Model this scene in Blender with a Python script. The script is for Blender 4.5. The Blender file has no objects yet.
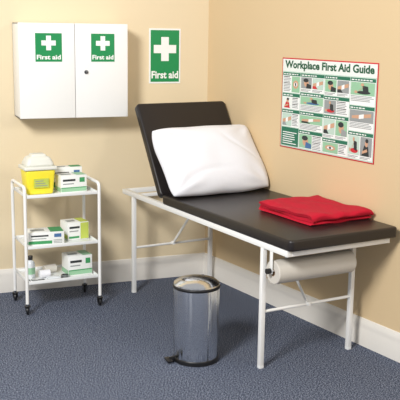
import bpy, bmesh, math, random
from mathutils import Vector, Matrix, noise
random.seed(4)
scene=bpy.context.scene
scene.view_settings.view_transform='Standard'
COL=scene.collection

# ---------------------------------------------------------------- materials
def lin(c):
    return tuple(((v/255)/12.92 if v/255<=.04045 else (((v/255)+.055)/1.055)**2.4) for v in c)+(1,)
def mat(name,rgb,rough=.5,metal=0,var=.04,scale=8,bump=0,bscale=60,coat=0,sheen=0):
    m=bpy.data.materials.new(name);m.use_nodes=True
    nt=m.node_tree;b=nt.nodes['Principled BSDF']
    b.inputs['Roughness'].default_value=rough;b.inputs['Metallic'].default_value=metal
    b.inputs['Coat Weight'].default_value=coat;b.inputs['Sheen Weight'].default_value=sheen
    tc=nt.nodes.new('ShaderNodeTexCoord')
    n=nt.nodes.new('ShaderNodeTexNoise');n.inputs['Scale'].default_value=scale;n.inputs['Detail'].default_value=4
    nt.links.new(tc.outputs['Object'],n.inputs['Vector'])
    r=nt.nodes.new('ShaderNodeValToRGB')
    c=lin(rgb)
    r.color_ramp.elements[0].color=tuple(v*(1-var) for v in c[:3])+(1,)
    r.color_ramp.elements[1].color=tuple(min(1,v*(1+var)) for v in c[:3])+(1,)
    nt.links.new(n.outputs['Fac'],r.inputs['Fac']);nt.links.new(r.outputs['Color'],b.inputs['Base Color'])
    if bump:
        n2=nt.nodes.new('ShaderNodeTexNoise');n2.inputs['Scale'].default_value=bscale;n2.inputs['Detail'].default_value=3
        nt.links.new(tc.outputs['Object'],n2.inputs['Vector'])
        bp=nt.nodes.new('ShaderNodeBump');bp.inputs['Strength'].default_value=bump;bp.inputs['Distance'].default_value=.01
        nt.links.new(n2.outputs['Fac'],bp.inputs['Height']);nt.links.new(bp.outputs['Normal'],b.inputs['Normal'])
    return m
def carpet():
    m=bpy.data.materials.new('carpet');m.use_nodes=True;nt=m.node_tree;b=nt.nodes['Principled BSDF']
    b.inputs['Roughness'].default_value=1;b.inputs['Specular IOR Level'].default_value=.1
    tc=nt.nodes.new('ShaderNodeTexCoord')
    n=nt.nodes.new('ShaderNodeTexNoise');n.inputs['Scale'].default_value=150;n.inputs['Detail'].default_value=2;n.inputs['Roughness'].default_value=.7
    nt.links.new(tc.outputs['Object'],n.inputs['Vector'])
    r=nt.nodes.new('ShaderNodeValToRGB');e=r.color_ramp.elements
    e[0].position=.36;e[0].color=lin((26,32,46));e[1].position=.65;e[1].color=lin((158,165,182))
    k=e.new(.5);k.color=lin((77,85,104))
    nt.links.new(n.outputs['Fac'],r.inputs['Fac']);nt.links.new(r.outputs['Color'],b.inputs['Base Color'])
    bp=nt.nodes.new('ShaderNodeBump');bp.inputs['Strength'].default_value=.35;bp.inputs['Distance'].default_value=.004
    nt.links.new(n.outputs['Fac'],bp.inputs['Height']);nt.links.new(bp.outputs['Normal'],b.inputs['Normal'])
    return m
def brushed():
    m=mat('polished_steel',(236,238,240),.20,metal=1,var=.01)
    nt=m.node_tree;b=nt.nodes['Principled BSDF']
    b.inputs['Anisotropic'].default_value=.90;b.inputs['Anisotropic Rotation'].default_value=.25
    b.inputs['Roughness'].default_value=.19
    tg=nt.nodes.new('ShaderNodeTangent');tg.direction_type='RADIAL';tg.axis='Z'
    nt.links.new(tg.outputs['Tangent'],b.inputs['Tangent'])
    tc=nt.nodes.new('ShaderNodeTexCoord');mp=nt.nodes.new('ShaderNodeMapping');mp.inputs['Scale'].default_value=(1,1,.10)
    nt.links.new(tc.outputs['Object'],mp.inputs['Vector'])
    n2=nt.nodes.new('ShaderNodeTexNoise');n2.inputs['Scale'].default_value=32;n2.inputs['Detail'].default_value=1
    nt.links.new(mp.outputs['Vector'],n2.inputs['Vector'])
    bp=nt.nodes.new('ShaderNodeBump');bp.inputs['Strength'].default_value=.8;bp.inputs['Distance'].default_value=.014
    nt.links.new(n2.outputs['Fac'],bp.inputs['Height']);nt.links.new(bp.outputs['Normal'],b.inputs['Normal'])
    return m
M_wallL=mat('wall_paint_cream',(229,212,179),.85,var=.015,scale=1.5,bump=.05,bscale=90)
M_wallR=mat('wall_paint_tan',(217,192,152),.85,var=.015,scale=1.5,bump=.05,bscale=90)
M_carpet=carpet()
M_gloss=mat('baseboard_gloss',(232,228,221),.35,var=.01)
M_white=mat('white_powder_coat',(240,240,238),.35,var=.01)
M_white2=mat('white_shelf_enamel',(234,236,236),.3,var=.01)
M_gap=mat('shadow_gap',(70,70,70),.8)
M_green=mat('sign_green',(8,138,76),.4,var=.02)
M_signw=mat('sign_white',(242,244,242),.4,var=.01)
M_black=mat('black_vinyl',(31,26,26),.38,var=.06,scale=5,bump=.08,bscale=220)
M_blackp=mat('black_plastic',(24,24,26),.4)
M_chrome=brushed()
M_lidsteel=mat('lid_steel',(222,224,227),.16,metal=1,var=.03,bump=.06,bscale=30)
M_steel=mat('scissor_steel',(180,182,186),.25,metal=1)
M_pillow=mat('white_cotton',(234,235,241),.9,var=.01,bump=.10,bscale=25)
M_red=mat('red_fleece',(192,3,42),.95,var=.08,scale=30,bump=.4,bscale=200)
M_yellow=mat('yellow_plastic',(244,228,58),.35,var=.03)
M_lid=mat('translucent_white_plastic',(222,223,214),.35,var=.04)
M_paper=mat('paper_roll_tissue',(204,199,190),.9,var=.03,bump=.1)
M_core=mat('cardboard_core',(150,120,88),.9)
M_card=mat('box_card_white',(236,238,236),.55,var=.015)
M_cgreen=mat('box_green',(60,150,92),.55)
M_cpale=mat('box_pale_green',(150,196,160),.55)
M_cblue=mat('box_blue',(70,110,160),.55)
M_cyel=mat('box_lime',(190,205,90),.55)
M_grey=mat('print_grey',(150,155,155),.6)
M_dk=mat('print_dark',(45,50,52),.6)
M_skin=mat('print_skin',(205,160,130),.6)
M_pred=mat('print_red',(200,40,50),.6)
M_pback=mat('print_pale_green',(190,214,200),.6)
M_pmid=mat('print_teal',(34,112,84),.6)
M_postw=mat('poster_white',(232,238,233),.45)
M_tgreen=mat('title_green',(8,84,54),.5)
M_clear=mat('clear_wrap',(222,228,232),.12,var=.05,bump=.4,bscale=60)

# ---------------------------------------------------------------- mesh builder
class MB:
    def __init__(s): s.bm=bmesh.new(); s.mats=[]
    def mi(s,m):
        if m not in s.mats: s.mats.append(m)
        return s.mats.index(m)
    def merge(s,t,m,smooth=True,mtx=None):
        if mtx is not None: bmesh.ops.transform(t,matrix=mtx,verts=t.verts)
        i=s.mi(m)
        for f in t.faces: f.material_index=i; f.smooth=smooth
        me=bpy.data.meshes.new('t');t.to_mesh(me);t.free();s.bm.from_mesh(me);bpy.data.meshes.remove(me)
    def box(s,c,size,m,bevel=0,seg=2,rot=None,mtx=None):
        t=bmesh.new();bmesh.ops.create_cube(t,size=1)
        bmesh.ops.scale(t,vec=size,verts=t.verts)
        if bevel: bmesh.ops.bevel(t,geom=list(t.edges),offset=bevel,segments=seg,profile=.5,affect='EDGES')
        mm=Matrix.Translation(c)
        if rot is not None: mm=mm@rot
        if mtx is not None: mm=mtx@mm
        s.merge(t,m,mtx=mm);return s
    def bar(s,a,b,w,h,m,bevel=.002):
        a=Vector(a);b=Vector(b);d=b-a;q=d.to_track_quat('Z','Y').to_matrix().to_4x4()
        return s.box((a+b)/2,(w,h,d.length),m,bevel,rot=q)
    def cyl(s,a,b,r,m,r2=None,seg=24):
        a=Vector(a);b=Vector(b);d=b-a
        t=bmesh.new();bmesh.ops.create_cone(t,cap_ends=True,segments=seg,radius1=r,radius2=r if r2 is None else r2,depth=d.length)
        s.merge(t,m,mtx=Matrix.Translation((a+b)/2)@d.to_track_quat('Z','Y').to_matrix().to_4x4());return s
    def lathe(s,prof,m,seg=48,mtx=None,close=False):
        t=bmesh.new();rings=[]
        for r,z in prof:
            if r<1e-6: rings.append([t.verts.new((0,0,z))])
            else: rings.append([t.verts.new((r*math.cos(2*math.pi*k/seg),r*math.sin(2*math.pi*k/seg),z)) for k in range(seg)])
        pr=list(zip(rings,rings[1:]))
        if close: pr.append((rings[-1],rings[0]))
        for A,B in pr:
            for k in range(seg):
                j=(k+1)%seg
                if len(A)==1 and len(B)==1: continue
                if len(A)==1: t.faces.new((A[0],B[j],B[k]))
                elif len(B)==1: t.faces.new((A[k],A[j],B[0]))
                else: t.faces.new((A[k],A[j],B[j],B[k]))
        bmesh.ops.recalc_face_normals(t,faces=t.faces)
        s.merge(t,m,mtx=mtx);return s
    def tube(s,pts,r,m,seg=12,fillet=0,closed=False):
        P=[Vector(p) for p in pts]
        if fillet:
            Q=[];n=len(P)
            for i in range(n):
                if not closed and i in(0,n-1): Q.append(P[i]);continue
                a=P[i-1];b=P[i];c=P[(i+1)%n]
                d1=(a-b).normalized();d2=(c-b).normalized()
                f=min(fillet,(a-b).length*.45,(c-b).length*.45)
                s0=b+d1*f;s1=b+d2*f
                for k in range(7):
                    u=k/6;Q.append((1-u)**2*s0+2*u*(1-u)*b+u*u*s1)
            P=Q
        t=bmesh.new();rings=[];n=len(P);up=None
        for i in range(n):
            if closed: T=(P[(i+1)%n]-P[i-1]).normalized()
            else: T=(P[min(i+1,n-1)]-P[max(i-1,0)]).normalized()
            if up is None:
                up=Vector((0,0,1)) if abs(T.z)<.9 else Vector((1,0,0))
            x=T.cross(up)
            if x.length<1e-4: x=T.cross(Vector((0,1,0)))
            x.normalize();y=x.cross(T).normalized();up=y
            rings.append([t.verts.new(P[i]+(x*math.cos(2*math.pi*k/seg)+y*math.sin(2*math.pi*k/seg))*r) for k in range(seg)])
        pr=list(zip(rings,rings[1:]))
        if closed: pr.append((rings[-1],rings[0]))
        for A,B in pr:
            for k in range(seg):
                j=(k+1)%seg;t.faces.new((A[k],A[j],B[j],B[k]))
        if not closed: t.faces.new(rings[0]);t.faces.new(rings[-1])
        bmesh.ops.recalc_face_normals(t,faces=t.faces)
        s.merge(t,m);return s
    def poly(s,pts,z,m,mtx=None):
        t=bmesh.new();t.faces.new([t.verts.new((p[0],p[1],z)) for p in pts]);s.merge(t,m,False,mtx);return s
    def rect(s,x0,y0,x1,y1,z,m,mtx=None): return s.poly([(x0,y0),(x1,y0),(x1,y1),(x0,y1)],z,m,mtx)
    def ell(s,x,y,a,b,z,m,mtx=None,n=14):
        return s.poly([(x+a*math.cos(2*math.pi*k/n),y+b*math.sin(2*math.pi*k/n)) for k in range(n)],z,m,mtx)
    def text(s,body,w,x,y,z,m,mtx=None,bold=.02,h=None):
        cu=bpy.data.curves.new('t','FONT');cu.body=body;cu.size=1;cu.offset=bold;cu.align_x='CENTER';cu.align_y='CENTER';cu.resolution_u=3
        o=bpy.data.objects.new('t',cu);COL.objects.link(o);bpy.context.view_layer.update()
        me=bpy.data.meshes.new_from_object(o.evaluated_get(bpy.context.evaluated_depsgraph_get()))
        bpy.data.objects.remove(o);bpy.data.curves.remove(cu)
        t=bmesh.new();t.from_mesh(me);bpy.data.meshes.remove(me)
        xs=[v.co.x for v in t.verts];ys=[v.co.y for v in t.verts]
        sx=w/(max(xs)-min(xs));sy=sx if h is None else h/(max(ys)-min(ys))
        cx_=(max(xs)+min(xs))/2;cy_=(max(ys)+min(ys))/2
        for v in t.verts: v.co=Vector(((v.co.x-cx_)*sx+x,(v.co.y-cy_)*sy+y,z))
        s.merge(t,m,False,mtx);return s
    def obj(s,name,parent=None,loc=(0,0,0),rotz=0,mtx=None,angle=35,**props):
        me=bpy.data.meshes.new(name);s.bm.to_mesh(me);s.bm.free()
        for m in s.mats: me.materials.append(m)
        try: me.set_sharp_from_angle(angle=math.radians(angle))
        except Exception: pass
        o=bpy.data.objects.new(name,me);COL.objects.link(o)
        if mtx is not None: o.matrix_world=mtx
        else: o.location=loc;o.rotation_euler=(0,0,rotz)
        if parent: o.parent=parent
        for k,v in props.items(): o[k]=v
        return o
def empty(name,loc,rotz,label,category,**p):
    o=bpy.data.objects.new(name,None);COL.objects.link(o);o.location=loc;o.rotation_euler=(0,0,rotz);o.empty_display_size=.1
    o['label']=label;o['category']=category
    for k,v in p.items(): o[k]=v
    return o

# ---------------------------------------------------------------- room
EA=math.radians(11.045)
rd=Vector((math.sin(EA),-math.cos(EA),0)); rn=Vector((math.cos(EA),math.sin(EA),0))
def alongR(s,off,z): p=rd*s-rn*off; return Vector((p.x,p.y,z))
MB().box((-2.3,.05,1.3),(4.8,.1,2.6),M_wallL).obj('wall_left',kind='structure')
RW=Matrix(((rd.x,0,rn.x,0),(rd.y,0,rn.y,0),(0,1,0,0),(0,0,0,1)))
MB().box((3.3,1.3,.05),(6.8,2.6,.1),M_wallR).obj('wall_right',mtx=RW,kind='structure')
MB().box((-.8,-3.4,-.05),(7.8,7.2,.1),M_carpet).obj('floor',kind='structure')
HB=.153
def skirting(L):
    t=bmesh.new();prof=[(0,0),(.018,0),(.018,HB*.62),(.014,HB*.70),(.016,HB*.76),(.010,HB*.88),(.006,HB*.97),(0,HB)]
    A=[t.verts.new((0,-a,b)) for a,b in prof];B=[t.verts.new((L,-a,b)) for a,b in prof]
    for i in range(len(prof)-1): t.faces.new((A[i],B[i],B[i+1],A[i+1]))
    t.faces.new(A);t.faces.new(B);bmesh.ops.recalc_face_normals(t,faces=t.faces);return t
m=MB();m.merge(skirting(4.7),M_gloss,False);m.obj('baseboard_left',loc=(-4.7,0,0),kind='structure')
m=MB();m.merge(skirting(6.6),M_gloss,False);m.obj('baseboard_right',loc=(0,0,0),rotz=math.atan2(rd.y,rd.x),kind='structure')

# ---------------------------------------------------------------- signs
def firstaid(m,x0,y0,x1,y1,z,mtx,b=.008,textfrac=.3):
    m.rect(x0,y0,x1,y1,z,M_signw,mtx)
    m.rect(x0+b,y0+b,x1-b,y1-b,z+.0006,M_green,mtx)
    w=x1-x0;h=y1-y0
    yc=y0+h*textfrac+(h*(1-textfrac))*.47;xc=(x0+x1)/2;a=min(w*.36,h*(1-textfrac)*.37);t=a*.34
    m.poly([(xc-t,yc-a),(xc+t,yc-a),(xc+t,yc-t),(xc+a,yc-t),(xc+a,yc+t),(xc+t,yc+t),(xc+t,yc+a),(xc-t,yc+a),(xc-t,yc+t),(xc-a,yc+t),(xc-a,yc-t),(xc-t,yc-t)],z+.0012,M_signw,mtx)
    m.text('First aid',w*.86,xc,y0+h*textfrac*.52,z+.0012,M_signw,mtx,bold=.03,h=h*textfrac*.46)
RX=Matrix.Rotation(math.pi/2,4,'X')
m=MB();m.box((0,0,.0015),(.218,.357,.003),M_signw)
firstaid(m,-.108,-.177,.108,.177,.0032,None,.009,.3)
m.obj('first_aid_sign',mtx=Matrix.Translation((-.307,-.0005,1.514))@RX,label='green and white first aid sign on the cream wall',category='sign')

# ---------------------------------------------------------------- cabinet
X0,X1,Z0,Z1,D=-1.300,-.624,1.143,1.716,.215
W=X1-X0;H=Z1-Z0
cab=empty('first_aid_cabinet',((X0+X1)/2,-.001,Z0),0,'white metal two-door wall cabinet with green first aid signs','cabinet')
b=MB()
bd=D-.018
b.box((0,-.004,H/2),(W,.008,H),M_white,.001)
for sx in(-1,1): b.box((sx*(W/2-.004),-bd/2,H/2),(.008,bd,H),M_white,.002)
for z in(.004,H-.004): b.box((0,-bd/2,z),(W,bd,.008),M_white,.002)
b.box((0,-bd/2,H/2),(W-.02,bd-.02,.008),M_white)
b.box((0,-bd+.003,H/2),(W-.014,.003,H-.014),M_gap)
b.obj('cabinet_body',cab)
split=-.958-(X0+X1)/2
for (a,c,sg) in ((-W/2,split-.0015,(-1.205,-1.035)),(split+.0015,W/2,(-.862,-.706))):
    dw=c-a
    dr=MB().box((0,0,0),(dw,.018,H),M_white,.003,3)
    dro=dr.obj('door',cab,loc=((a+c)/2,-bd-.0095,H/2))
    s0=sg[0]-(X0+X1)/2-(a+c)/2; s1=sg[1]-(X0+X1)/2-(a+c)/2
    sm=MB();z0=1.482-Z0-H/2;z1=1.66-Z0-H/2
    firstaid(sm,s0,z0,s1,z1,.0012,None,.004,.34)
    sm.box(((s0+s1)/2,(z0+z1)/2,.0005),(s1-s0,z1-z0,.001),M_signw)
    so=sm.obj('door_sign',dro,mtx=Matrix.Translation((0,-.0092,0))@RX,label='green first aid sticker with white cross')
    if a>-.2:
        k=MB();k.cyl((0,0,0),(0,-.004,0),.013,M_steel).cyl((0,-.004,0),(0,-.012,0),.009,M_blackp).box((0,-.014,0),(.004,.006,.014),M_steel,.001)
        k.obj('door_lock',dro,loc=(-.89-(X0+X1)/2-(a+c)/2,-.009,1.423-Z0-H/2),label='small round black and steel lock')

# ---------------------------------------------------------------- poster
pw,ph=.816,.53
p=MB();p.box((0,0,.0012),(pw,ph,.0024),M_pred,.0005)
p.rect(-pw/2+.007,-ph/2+.007,pw/2-.007,ph/2-.007,.0028,M_postw)
p.rect(-pw/2+.007,-ph/2+.007,pw/2-.007,ph/2-.078,.0031,M_pback)
p.text('Workplace First Aid Guide',pw*.93,0,ph/2-.043,.0036,M_tgreen,bold=.035,h=.058)
gx0,gx1,gy0,gy1=-pw/2+.012,pw/2-.012,-ph/2+.012,ph/2-.082
rnd=random.Random(33)
def fig(p,x0,y0,x1,y1,kind,rnd):
    w=x1-x0;h=y1-y0;mx=(x0+x1)/2;my=(y0+y1)/2
    c1=rnd.choice([M_dk,M_pred,M_cblue,M_dk,M_grey]);z=.0042
    if kind==0:
        p.ell(mx,my,w*.22,h*.34,z,M_skin);p.ell(mx-w*.04,my+h*.24,w*.24,h*.18,z+.0003,M_dk)
        p.poly([(x0+w*.5,y0+.002),(x1-.004,y0+.002),(x1-.004,y0+h*.35),(mx+w*.05,my-h*.02)],z+.0006,c1)
    elif kind==1:
        p.ell(mx+w*.05,y0+h*.22,w*.34,h*.13,z,c1);p.ell(mx-w*.33,y0+h*.24,w*.08,h*.11,z+.0003,M_skin)
        p.poly([(mx+w*.02,y0+h*.28),(mx+w*.30,y0+h*.20),(mx+w*.26,y0+h*.70),(mx-w*.02,y0+h*.76)],z+.0003,M_dk)
        p.ell(mx-w*.02,y0+h*.82,w*.08,h*.12,z+.0006,M_skin);p.poly([(mx-w*.0,y0+h*.64),(mx+w*.06,y0+h*.72),(mx-w*.14,y0+h*.34),(mx-w*.20,y0+h*.30)],z+.0009,M_skin)
    elif kind==2:
        p.poly([(x0+.004,y0+h*.2),(x1-.004,y0+h*.5),(x1-.004,y0+h*.8),(x0+.004,y0+h*.5)],z,M_skin)
        p.poly([(mx-w*.12,y0+h*.26),(mx+w*.12,y0+h*.36),(mx+w*.12,y0+h*.72),(mx-w*.12,y0+h*.60)],z+.0003,M_signw)
        p.poly([(x0+.003,y0+.003),(mx,y0+.003),(x0+w*.3,y0+h*.3),(x0+.003,y0+h*.28)],z+.0006,c1)
    elif kind==3:
        p.poly([(mx-w*.36,y0+.002),(mx+w*.30,y0+.002),(mx+w*.20,y0+h*.52),(mx-w*.14,y0+h*.58)],z,c1)
        p.ell(mx+w*.04,y0+h*.70,w*.13,h*.20,z+.0003,M_skin);p.ell(mx+w*.07,y0+h*.82,w*.13,h*.11,z+.0006,M_dk)
        p.poly([(mx-w*.3,y0+h*.12),(mx+w*.16,y0+h*.26),(mx+w*.10,y0+h*.40),(mx-w*.3,y0+h*.26)],z+.0006,M_skin)
    else:
        p.ell(mx,my,w*.34,h*.26,z,M_skin);p.ell(mx,my,w*.20,h*.13,z+.0003,M_signw);p.ell(mx,my,w*.08,h*.12,z+.0006,M_dk)
GW=gx1-gx0;GH=gy1-gy0
colf=[(0,.21,[.26,.24,.22,.28]),(.21,.27,[.25,.25,.25,.25]),(.48,.27,[.20,.30,.24,.26]),(.75,.25,[.34,.32,.34])]
kc=0
for (cf,wf,rows) in colf:
    x=gx0+GW*cf;cw=GW*wf;y=gy0
    for ri,rf in enumerate(rows):
        ch=GH*rf
        p.rect(x+.002,y+.002,x+cw-.002,y+ch-.002,.0034,M_signw)
        p.rect(x+.002,y+ch-.021,x+cw-.002,y+ch-.002,.0038,M_pmid)
        tx=x+.010;lim=x+cw*rnd.uniform(.45,.85)
        while tx<lim:
            ww=rnd.uniform(.010,.026);p.rect(tx,y+ch-.015,tx+ww,y+ch-.009,.0042,M_signw);tx+=ww+.006
        kc+=1
        if cf==0 and ri==0:
            p.rect(x+.003,y+.003,x+cw-.003,y+ch-.003,.0043,M_pmid)
            for k in range(6): p.rect(x+.016,y+.014+k*.013,x+cw*rnd.uniform(.6,.9),y+.019+k*.013,.0047,M_signw)
            y+=ch;continue
        iy0,iy1=y+.006,y+ch-.024
        mode=rnd.choice([0,1,1,2]) if wf>.22 else 1
        if mode==0:
            for q_ in(0,1):
                ix=x+.006+q_*cw*.48;iw=cw*.45
                p.rect(ix,iy0+.016,ix+iw,iy1,.0038,rnd.choice([M_pback,M_cpale,M_grey]))
                fig(p,ix,iy0+.016,ix+iw,iy1,(kc+q_*2)%4,rnd)
                p.rect(ix,iy0+.007,ix+iw*.9,iy0+.011,.0038,M_grey);p.rect(ix,iy0,ix+iw*.7,iy0+.004,.0038,M_grey)
        elif mode==2:
            hh=(iy1-iy0)*.58
            p.rect(x+.006,iy1-hh,x+cw-.006,iy1,.0038,rnd.choice([M_grey,M_cpale]))
            fig(p,x+.02,iy1-hh,x+cw-.02,iy1,1 if kc%2 else 2,rnd)
            for k in range(4):
                yy=iy1-hh-.004-k*.008
                if yy<iy0+.004: break
                p.rect(x+.008,yy-.004,x+cw*rnd.uniform(.7,.95),yy,.0038,M_grey)
        else:
            left=rnd.random()<.5;iw=cw*rnd.uniform(.45,.62)
            ix=x+.006 if left else x+cw-.006-iw
            p.rect(ix,iy0,ix+iw,iy1,.0038,rnd.choice([M_pback,M_grey,M_postw,M_cpale,M_skin]))
            fig(p,ix,iy0,ix+iw,iy1,kc%5,rnd)
            tx=ix+iw+.005 if left else x+.008
            for k in range(12):
                yy=iy1-.002-k*.009
                if yy<iy0+.005: break
                p.rect(tx,yy-.0045,tx+(cw-iw-.02)*rnd.uniform(.7,1),yy,.0038,M_dk if k in(0,4) else M_grey)
        y+=ch
p.obj('first_aid_poster',mtx=Matrix.Translation(alongR(1.235,.0005,1.27))@Matrix(((rd.x,0,-rn.x,0),(rd.y,0,-rn.y,0),(0,1,0,0),(0,0,0,1))),
      label='white and green workplace first aid guide poster with red edge',category='poster')

# ---------------------------------------------------------------- couch
CA=math.radians(9.2);CP=Vector((-.345,-1.939,0))
CL,CW=1.83,.644
couch=empty('examination_couch',CP,CA,'white steel examination couch with black padded top and raised backrest','couch')
def cw_(x,y,z):
    v=Matrix.Rotation(CA,4,'Z')@Vector((x,y,z));return v+CP
FT=.665;FH=.030;FW=.028
f=MB()
f.box((FW/2,CL/2,FT-FH/2),(FW,CL,FH),M_white,.001)
f.box((CW-FW/2,CL/2,FT-FH/2),(FW,CL,FH),M_white,.001)
for y in(FW/2,CL-FW/2): f.box((CW/2,y,FT-FH/2),(CW-2*FW+.002,FW,FH),M_white,.001)
for y in(.45,.9,1.27): f.box((CW/2,y,FT-.016),(CW-2*FW+.002,.024,.024),M_white,.002)
f.obj('frame',couch)
LY0,LY1,LX1=.215,1.685,.557
LT=FT-FH+.001
for x,y in((.013,LY0),(LX1+.03,LY0),(.013,LY1),(LX1+.03,LY1)):
    l=MB();l.box((0,0,LT/2+.006),(.024,.024,LT-.012),M_white,.0008).box((0,0,.007),(.025,.025,.014),M_white2,.001)
    l.obj('leg',couch,loc=(x,y,0))
for y,dy in((LY0,.34),(LY1,-.34)):
    bb=MB();bb.cyl((.02,0,.30),(LX1+.024,0,.30),.008,M_white)
    bb.bar((.30,0,.30),(.30,dy,LT+.01),.006,.018,M_white)
    bb.bar((.302,0,.292),(.302,0,.312),.02,.03,M_white)
    bb.obj('brace',couch,loc=(0,y,0))
rz,ry=.535,.135
h=MB()
h.cyl((-.004,ry,rz),(.515,ry,rz),.007,M_white)
for x in(.004,.509): h.box((x,ry,(rz+FT-.005)/2+.0),(.004,.024,FT-.005-rz+.03),M_white,.001)
h.box((.509,ry,FT-.012),(.03,.05,.014),M_white,.001)
h.box((CW/2,ry,FT-.016),(CW-2*FW+.002,.024,.018),M_white,.002)
h.cyl((-.022,ry,rz),(-.002,ry,rz),.014,M_blackp)
h.obj('roll_holder',couch,label='white rod with black end knob')
def pad(L,Wd,T,bev=.012):
    t=bmesh.new();bmesh.ops.create_cube(t,size=1);bmesh.ops.scale(t,vec=(Wd,L,T),verts=t.verts)
    ve=[e for e in t.edges if abs((e.verts[0].co-e.verts[1].co).z)>T*.5]
    bmesh.ops.bevel(t,geom=ve,offset=.025,segments=5,profile=.5,affect='EDGES')
    he=[e for e in t.edges if abs((e.verts[0].co-e.verts[1].co).z)<1e-6 and (len(e.link_faces)==2 and abs(e.link_faces[0].normal.z-e.link_faces[1].normal.z)>.5)]
    bmesh.ops.bevel(t,geom=he,offset=bev,segments=4,profile=.5,affect='EDGES')
    return t
PT=.057;BT=.048
s=MB();s.merge(pad(1.305,CW+.034,PT),M_black)
s.obj('seat_pad',couch,loc=(CW/2+.012,-.030+1.305/2,FT+PT/2),label='black vinyl padded seat')
bl=.625;ang=math.atan2(.515,.33)
R=Matrix.Rotation(ang,4,'X')
br=MB();br.merge(pad(bl,CW+.0,BT),M_black,mtx=Matrix.Translation((0,bl/2,0)))
br.box((0,bl/2,-BT/2-.006),(CW-.05,bl-.03,.012),M_white,.002)
hy=1.308;hz=FT+PT/2+.004
bo=br.obj('backrest',couch,mtx=Matrix.Translation((CW/2,hy,hz))@R,label='raised black vinyl padded backrest')
st=MB()
for x in(.24,CW-.24):
    a=Vector((x,hy,hz))+R.to_3x3()@Vector((0,.24,-BT/2-.014))
    st.bar(a,(x,1.66,FT-.02),.008,.02,M_white)
st.box((CW/2,1.66,FT-.018),(CW-2*FW,.02,.02),M_white,.002)
st.obj('backrest_support',couch)

r=MB();L0,L1=.015,.498;rr=.06
mt=Matrix.Translation((L0,0,0))@Matrix.Rotation(math.pi/2,4,'Y')
r.lathe([(.0195,0),(rr-.003,0),(rr,.003),(rr,L1-L0-.003),(rr-.003,L1-L0),(.0195,L1-L0)],M_paper,mtx=mt,close=False)
r.lathe([(.0195,0),(.0195,L1-L0),(.0165,L1-L0),(.0165,0)],M_core,mtx=mt,close=True)
r.obj('paper_roll',mtx=Matrix.Translation(cw_(0,ry,rz-.009))@Matrix.Rotation(CA,4,'Z'),label='roll of white couch paper on rod under the couch',category='paper roll')

# pillow
def pillow(w,h,t,n=72,amp=1):
    bm=bmesh.new();g={}
    for sgn in(1,-1):
        for i in range(n+1):
            for j in range(n+1):
                u=-1+2*i/n;v=-1+2*j/n
                if sgn==-1 and (i in(0,n) or j in(0,n)): g[(sgn,i,j)]=g[(1,i,j)];continue
                cr=1-.065*(abs(u*v))**4
                x=u*w/2*(1-.020*(1-v*v)*abs(u)**2)*cr;y=v*h/2*(1-.035*(1-u*u)*abs(v)**2)*cr
                m_=(1-u**4)*(1-v**4)
                z=sgn*t/2*((1-abs(u)**2.6)*(1-abs(v)**2.6))**.52
                if sgn<0: z*=.72
                z+=amp*sgn*.013*noise.noise(Vector((x*3.5,y*4,sgn*3)))*m_
                for cx_ in(-1,1):
                    for cy_ in(-1,1):
                        dx=u-cx_;dy=v-cy_;rr_=math.hypot(dx,dy);th=math.atan2(dy,dx)
                        z+=amp*sgn*.0060*math.sin(th*10+cx_*2+cy_)*math.exp(-((rr_-.45)/.25)**2)*m_**.5
                q=u*.9+v*.5-.55+.12*math.sin(v*4);z-=amp*sgn*.006*math.exp(-(q/.06)**2)*m_*max(0,min(1,(.7-abs(v-.1))*2))
                q=v+.45-.25*u+.06*math.sin(u*5);z-=amp*sgn*.005*math.exp(-(q/.07)**2)*m_*max(0,min(1,(.6-abs(u+.2))*2))
                z+=amp*.008*noise.noise(Vector((x*5,y*5,20)))
                y2=y+amp*.010*noise.noise(Vector((x*5,0,4)))*abs(v)**3;x2=x+amp*.010*noise.noise(Vector((0,y*5,6)))*abs(u)**3
                g[(sgn,i,j)]=bm.verts.new((x2,y2,z))
    for sgn in(1,-1):
        for i in range(n):
            for j in range(n):
                q=[g[(sgn,i,j)],g[(sgn,i+1,j)],g[(sgn,i+1,j+1)],g[(sgn,i,j+1)]]
                bm.faces.new(q if sgn==1 else q[::-1])
    return bm
pm=MB();pm.merge(pillow(.71,.48,.21),M_pillow)
pa=math.radians(51)
pil=pm.obj('pillow',mtx=Matrix.Translation(cw_(CW/2-.006,1.240,.917))@Matrix.Rotation(CA,4,'Z')@Matrix.Rotation(pa,4,'X'),angle=180,label='plump white pillow leaning on the raised black backrest',category='pillow')

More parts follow.
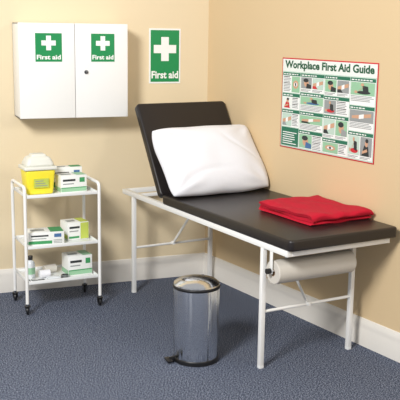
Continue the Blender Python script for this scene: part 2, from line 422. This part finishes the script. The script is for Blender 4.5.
# folded blanket: one sheet folded back and forth
def folded(w,l,th,gap,layers,nx=40):
    R_=gap/2;path=[];half=l/2
    z=0
    for k in range(layers):
        d=1 if k%2==0 else -1
        n=26
        for i in range(n+1):
            y=-half+R_+(l-2*R_)*i/n
            path.append((d*y,z,k))
        if k<layers-1:
            for i in range(1,8):
                a=math.pi*i/8
                path.append((d*(half-R_+R_*1.25*math.sin(a)),z+R_-R_*math.cos(a),k+i/8))
        z+=gap
    P=[Vector((a,b)) for a,b,_ in path]
    up=[];dn=[]
    for i,pt in enumerate(P):
        t=(P[min(i+1,len(P)-1)]-P[max(i-1,0)]).normalized();nn=Vector((-t.y,t.x))
        up.append(pt+nn*th/2);dn.append(pt-nn*th/2)
    end=P[-1]+(P[-1]-P[-2]).normalized()*th*.45
    beg=P[0]-(P[1]-P[0]).normalized()*th*.45
    loop=[beg]+dn+[end]+up[::-1]
    bm=bmesh.new();rings=[]
    for i in range(nx+1):
        u=-1+2*i/nx
        ring=[]
        for a,b in loop:
            k=b/gap
            x=u*w/2+.007*noise.noise(Vector((a*5,k*1.7,u)))*abs(u)+(.006*math.sin(k*2.1))*abs(u)
            yy=a+.011*noise.noise(Vector((u*1.8,k*.8,3)))
            zz=b+.013*noise.noise(Vector((u*2.4,a*8,5)))*min(1,max(0,b/(gap*2)))
            zz-=.007*max(0,abs(u)-.8)/.2*min(1,b/gap)
            ring.append(bm.verts.new((x,yy,zz+th/2)))
        rings.append(ring)
    N=len(loop)
    for A,B in zip(rings,rings[1:]):
        for k in range(N):
            j=(k+1)%N;bm.faces.new((A[k],A[j],B[j],B[k]))
    M=len(P)
    for ring in(rings[0],rings[-1]):
        dnv=ring[1:1+M];upv=ring[2+M:][::-1]
        for k in range(M-1): bm.faces.new((dnv[k],dnv[k+1],upv[k+1],upv[k]))
        bm.faces.new((ring[0],dnv[0],upv[0]));bm.faces.new((ring[1+M],upv[-1],dnv[-1]))
    bmesh.ops.recalc_face_normals(bm,faces=bm.faces)
    return bm
tm=MB();tm.merge(folded(.40,.46,.0155,.0190,3),M_red)
tm.obj('folded_blanket',mtx=Matrix.Translation(cw_(.470,.405,FT+PT+.0008))@Matrix.Rotation(CA+math.radians(1),4,'Z'),angle=60,label='folded red fleece blanket on the black couch pad',category='blanket')

# ---------------------------------------------------------------- pedal bin
binx,biny=-.635,-1.50
B=empty('pedal_bin',(binx,biny,0),0,'round polished steel pedal bin with black base and rim','pedal bin')
q=MB();q.lathe([(0,.018),(.114,.018),(.117,.022),(.1195,.396),(.116,.398),(.113,.38),(.111,.03),(0,.03)],M_chrome,seg=96);q.obj('bin_body',B,angle=40)
q=MB();q.lathe([(0,0),(.116,0),(.120,.004),(.120,.022),(.117,.026),(0,.026)],M_blackp,seg=72);q.obj('base_ring',B)
q=MB();q.lathe([(.112,.393),(.121,.393),(.123,.397),(.123,.403),(.120,.407),(.112,.407)],M_blackp,seg=72,close=True);q.obj('rim',B,label='black plastic rim')
q=MB();q.lathe([(0,.402),(.114,.404),(.119,.409),(.118,.417),(.100,.430),(.065,.440),(.03,.444),(0,.445)],M_lidsteel,seg=72);q.obj('bin_lid',B,label='domed steel lid')
q=MB();q.bar((-.105,0,.016),(-.145,0,.014),.012,.03,M_blackp).box((-.150,0,.014),(.030,.062,.012),M_blackp,.004)
q.obj('pedal',B,label='black foot pedal')

# ---------------------------------------------------------------- trolley
TA=math.radians(4.5);TC=Vector((-1.122,-.35,0))
T=empty('trolley',TC,TA,'white three-tier trolley on black castors beside the wall','trolley')
tw2,td=.455,.30
tr=.010
for sx in(-1,1):
    x=sx*tw2/2
    fr=MB();fr.tube([(x,-td/2,.07),(x,-td/2,.775),(x,td/2,.775),(x,td/2,.07)],tr,M_white,fillet=.035)
    fr.obj('side_frame',T)
for z in(.712,.406,.190):
    sh=MB();w=tw2-.022;d=td-.0
    sh.box((0,0,z),(w,d,.006),M_white2,.002)
    for sy in(-1,1): sh.box((0,sy*(d/2-.002),z+.006),(w,.005,.020),M_white2,.0015)
    for sx in(-1,1): sh.box((sx*(w/2-.002),0,z+.006),(.005,d,.020),M_white2,.0015)
    sh.obj('shelf',T)
for sx in(-1,1):
    for sy in(-1,1):
        c=MB();c.cyl((0,0,.056),(0,0,.078),.008,M_steel).box((0,0,.056),(.034,.034,.006),M_blackp,.002)
        for k in(-1,1): c.box((k*.013,.008,.040),(.003,.024,.034),M_blackp,.001)
        co=c.obj('castor',T,loc=(sx*tw2/2,sy*td/2,0),rotz=random.uniform(-.5,.5),label='black swivel castor')
        wv=MB();wv.lathe([(0,-.009),(.018,-.009),(.0255,-.006),(.027,0),(.0255,.006),(.018,.009),(0,.009)],M_blackp,seg=28,mtx=Matrix.Rotation(math.pi/2,4,'Y'))
        wv.obj('wheel',co,loc=(0,.012,.027))
def tw_(x,y,z): return (Matrix.Rotation(TA,4,'Z')@Vector((x,y,z)))+TC
S=[.7155,.4095,.1935]
sb=empty('sharps_bin',tw_(-.115,-.03,S[0]),TA,'yellow plastic sharps bin with white lid on the trolley top','sharps bin')
def taper(w0,d0,w1,d1,h,m,mb,z0=0,bev=.008):
    t=bmesh.new();bmesh.ops.create_cube(t,size=1)
    for v in t.verts:
        top=v.co.z>0;v.co=Vector(((v.co.x*2)*(w1 if top else w0)/2,(v.co.y*2)*(d1 if top else d0)/2,z0+(h if top else 0)))
    bmesh.ops.bevel(t,geom=list(t.edges),offset=bev,segments=3,profile=.5,affect='EDGES')
    mb.merge(t,m)
q=MB();taper(.155,.12,.180,.145,.150,M_yellow,q,bev=.014)
FM=Matrix.Translation((0,-.0715,0))@Matrix.Rotation(math.radians(94.5),4,'X')
q.rect(-.045,.045,.045,.100,0,M_cyel,FM)
for k in range(3): q.rect(-.036,.055+k*.014,.036-.012*k,.060+k*.014,.0006,M_grey,FM)
q.obj('container',sb)
q=MB();taper(.200,.164,.196,.160,.022,M_lid,q,.148,.007);taper(.182,.150,.130,.110,.058,M_lid,q,.168,.020);taper(.095,.080,.080,.070,.018,M_lid,q,.222,.007)
q.obj('sharps_lid',sb,label='white translucent lid')
def carton(name,x,y,sh,w,d,h,rot,style,label):
    q=MB();q.box((0,0,h/2),(w,d,h),M_card,.0012)
    F=Matrix.Translation((0,-d/2-.0006,0))@RX
    Tp=Matrix.Translation((0,0,h+.0006))
    SR=Matrix.Translation((w/2+.0006,0,0))@Matrix.Rotation(math.pi/2,4,'Z')@RX
    SLm=Matrix.Translation((-w/2-.0006,0,0))@Matrix.Rotation(-math.pi/2,4,'Z')@RX
    cols={0:(M_cpale,M_cgreen),1:(M_cblue,M_cgreen),2:(M_cgreen,M_cblue),3:(M_cyel,M_cgreen)}[style]
    if style==2:
        q.rect(-w/2+.002,h*.10,w*.16,h*.34,0,cols[0],F)
        for k in range(3): q.rect(w*.20,h*(.12+k*.11),w*.44,h*(.17+k*.11),0,M_grey,F)
    elif style==3:
        q.rect(w*.10,h*.04,w/2-.002,h*.96,0,cols[0],F);q.rect(-w*.44,h*.10,w*.04,h*.22,0,cols[1],F)
    else:
        q.rect(-w/2+.002,h*.06,w/2-.002,h*.26,0,cols[0],F)
        q.rect(-w/2+.002,h*.26,w/2-.002,h*.31,0,cols[1],F)
    q.rect(-w*.42,h*.66,w*.06,h*.78,0,M_dk,F);q.rect(-w*.42,h*.48,w*.0,h*.54,0,M_grey,F)
    if style!=3: q.rect(w*.22,h*.58,w*.42,h*.85,0,cols[1],F)
    q.rect(w*.12,-d/2+.002,w/2-.002,d/2-.002,0,cols[0],Tp);q.rect(-w*.4,-d*.2,-w*.02,d*.15,0,M_grey,Tp)
    for s_ in(SR,SLm): q.rect(-d/2+.002,h*.06,d/2-.002,h*.30,0,cols[0],s_)
    return q.obj(name,mtx=Matrix.Translation(tw_(x,y,S[sh]+.0003))@Matrix.Rotation(TA+rot,4,'Z'),label=label,category='box')
carton('dressing_box',.086,-.04,0,.165,.10,.105,.06,0,'white and pale green dressing box on the trolley top shelf')
carton('dressing_box',.088,.075,0,.19,.07,.135,.0,2,'taller white dressing box behind the shorter one')
carton('dressing_box',-.085,-.045,1,.215,.13,.080,-.12,2,'wide white and green dressing box on the middle shelf')
carton('dressing_box',.120,.01,1,.14,.12,.110,.10,3,'white and lime green box on the middle shelf')
carton('dressing_box',.120,-.03,2,.155,.12,.125,.05,0,'white and pale green carton on the bottom shelf')
q=empty('antiseptic_bottle',tw_(-.170,-.02,S[2]),0,'clear bottle with pale label and dark cap on bottom shelf','bottle')
MB().lathe([(0,0),(.024,0),(.027,.004),(.027,.085),(.022,.100),(.012,.108),(.012,.114),(0,.114)],M_clear,seg=32).lathe([(.0273,.025),(.0276,.025),(.0276,.065),(.0273,.065)],M_cpale,seg=32,close=True).obj('bottle_body',q)
MB().lathe([(0,.112),(.014,.112),(.014,.134),(.012,.137),(0,.137)],M_blackp,seg=24).obj('cap',q)
def roll(name,x,y,sh,R_,r_,h,m,label,cat,lay=None):
    o=MB().lathe([(r_,0),(R_-.002,0),(R_,.002),(R_,h-.002),(R_-.002,h),(r_,h)],m,seg=36,close=True)
    mtx=Matrix.Translation(tw_(x,y,S[sh]+.0003))
    if lay is not None: mtx=Matrix.Translation(tw_(x,y,S[sh]+.0003+R_))@Matrix.Rotation(lay,4,'Z')@Matrix.Rotation(math.pi/2,4,'Y')
    o.obj(name,mtx=mtx,label=label,category=cat)
roll('bandage_roll',-.125,-.055,2,.024,.004,.065,M_pillow,'rolled white bandage lying on the bottom trolley shelf','bandage',.1)
roll('bandage_roll',-.075,.03,2,.026,.004,.080,M_paper,'rolled off-white bandage lying behind another bandage','bandage',.25)
roll('tape_roll',.022,-.10,2,.026,.018,.018,M_steel,'small silvery roll of tape on the bottom shelf','tape')
sp=MB();sp.merge(pillow(.085,.05,.020,20,.2),M_clear)
sp.obj('dressing_sachet',mtx=Matrix.Translation(tw_(-.055,-.112,S[2]+.011))@Matrix.Rotation(.1,4,'Z'),angle=180,label='small clear-wrapped dressing sachet on the bottom shelf',category='dressing')
sc=MB()
def ringp(cx,cy,a,b): return [(cx+a*math.cos(2*math.pi*k/20),cy+b*math.sin(2*math.pi*k/20),.004) for k in range(20)]
sc.tube(ringp(-.016,-.05,.012,.018),.003,M_steel,8,closed=True).tube(ringp(.016,-.05,.012,.018),.003,M_steel,8,closed=True)
sc.bar((-.012,-.034,.003),(.004,.04,.003),.003,.008,M_steel,.001).bar((.012,-.034,.006),(-.004,.04,.006),.003,.008,M_steel,.001)
sc.cyl((0,.008,.001),(0,.008,.010),.005,M_steel)
sc.obj('scissors',mtx=Matrix.Translation(tw_(-.150,-.112,S[2]+.001))@Matrix.Rotation(-1.5,4,'Z'),label='steel scissors lying on the bottom trolley shelf',category='scissors')

# ---------------------------------------------------------------- lights
def area(name,loc,tgt,size,en,col):
    l=bpy.data.lights.new(name,'AREA');l.shape='DISK';l.size=size;l.energy=en;l.color=col
    o=bpy.data.objects.new(name,l);COL.objects.link(o);o.location=loc
    o.rotation_euler=(Vector(tgt)-Vector(loc)).to_track_quat('-Z','Y').to_euler();return o
area('key_light',(-3.6,-4.2,3.3),(-.3,-.8,.6),1.1,235,(1,.985,.96))
area('fill_light',(1.2,-5.6,3.0),(-.4,-.6,.6),1.2,64,(1,.99,.97))
w=bpy.data.worlds.new('world');scene.world=w;w.use_nodes=True
bg=w.node_tree.nodes['Background'];bg.inputs['Color'].default_value=(1,.99,.98,1);bg.inputs['Strength'].default_value=.53

# ---------------------------------------------------------------- camera
yw,pt,rl=[math.radians(v) for v in(-21.126,11.355,.83)]
F=Vector((-math.sin(yw)*math.cos(pt),math.cos(yw)*math.cos(pt),-math.sin(pt)))
Rr=Vector((math.cos(yw),math.sin(yw),0));U=Rr.cross(F)
R2=Rr*math.cos(rl)+U*math.sin(rl);U2=-Rr*math.sin(rl)+U*math.cos(rl)
cd=bpy.data.cameras.new('camera');cam=bpy.data.objects.new('camera',cd);COL.objects.link(cam)
cam.matrix_world=Matrix(((R2.x,U2.x,-F.x,-2.193),(R2.y,U2.y,-F.y,-5.551),(R2.z,U2.z,-F.z,1.701),(0,0,0,1)))
cd.sensor_width=36;cd.lens=876.1/400*36;cd.shift_y=3.6/400;cd.shift_x=.002;cd.clip_end=50
scene.camera=cam
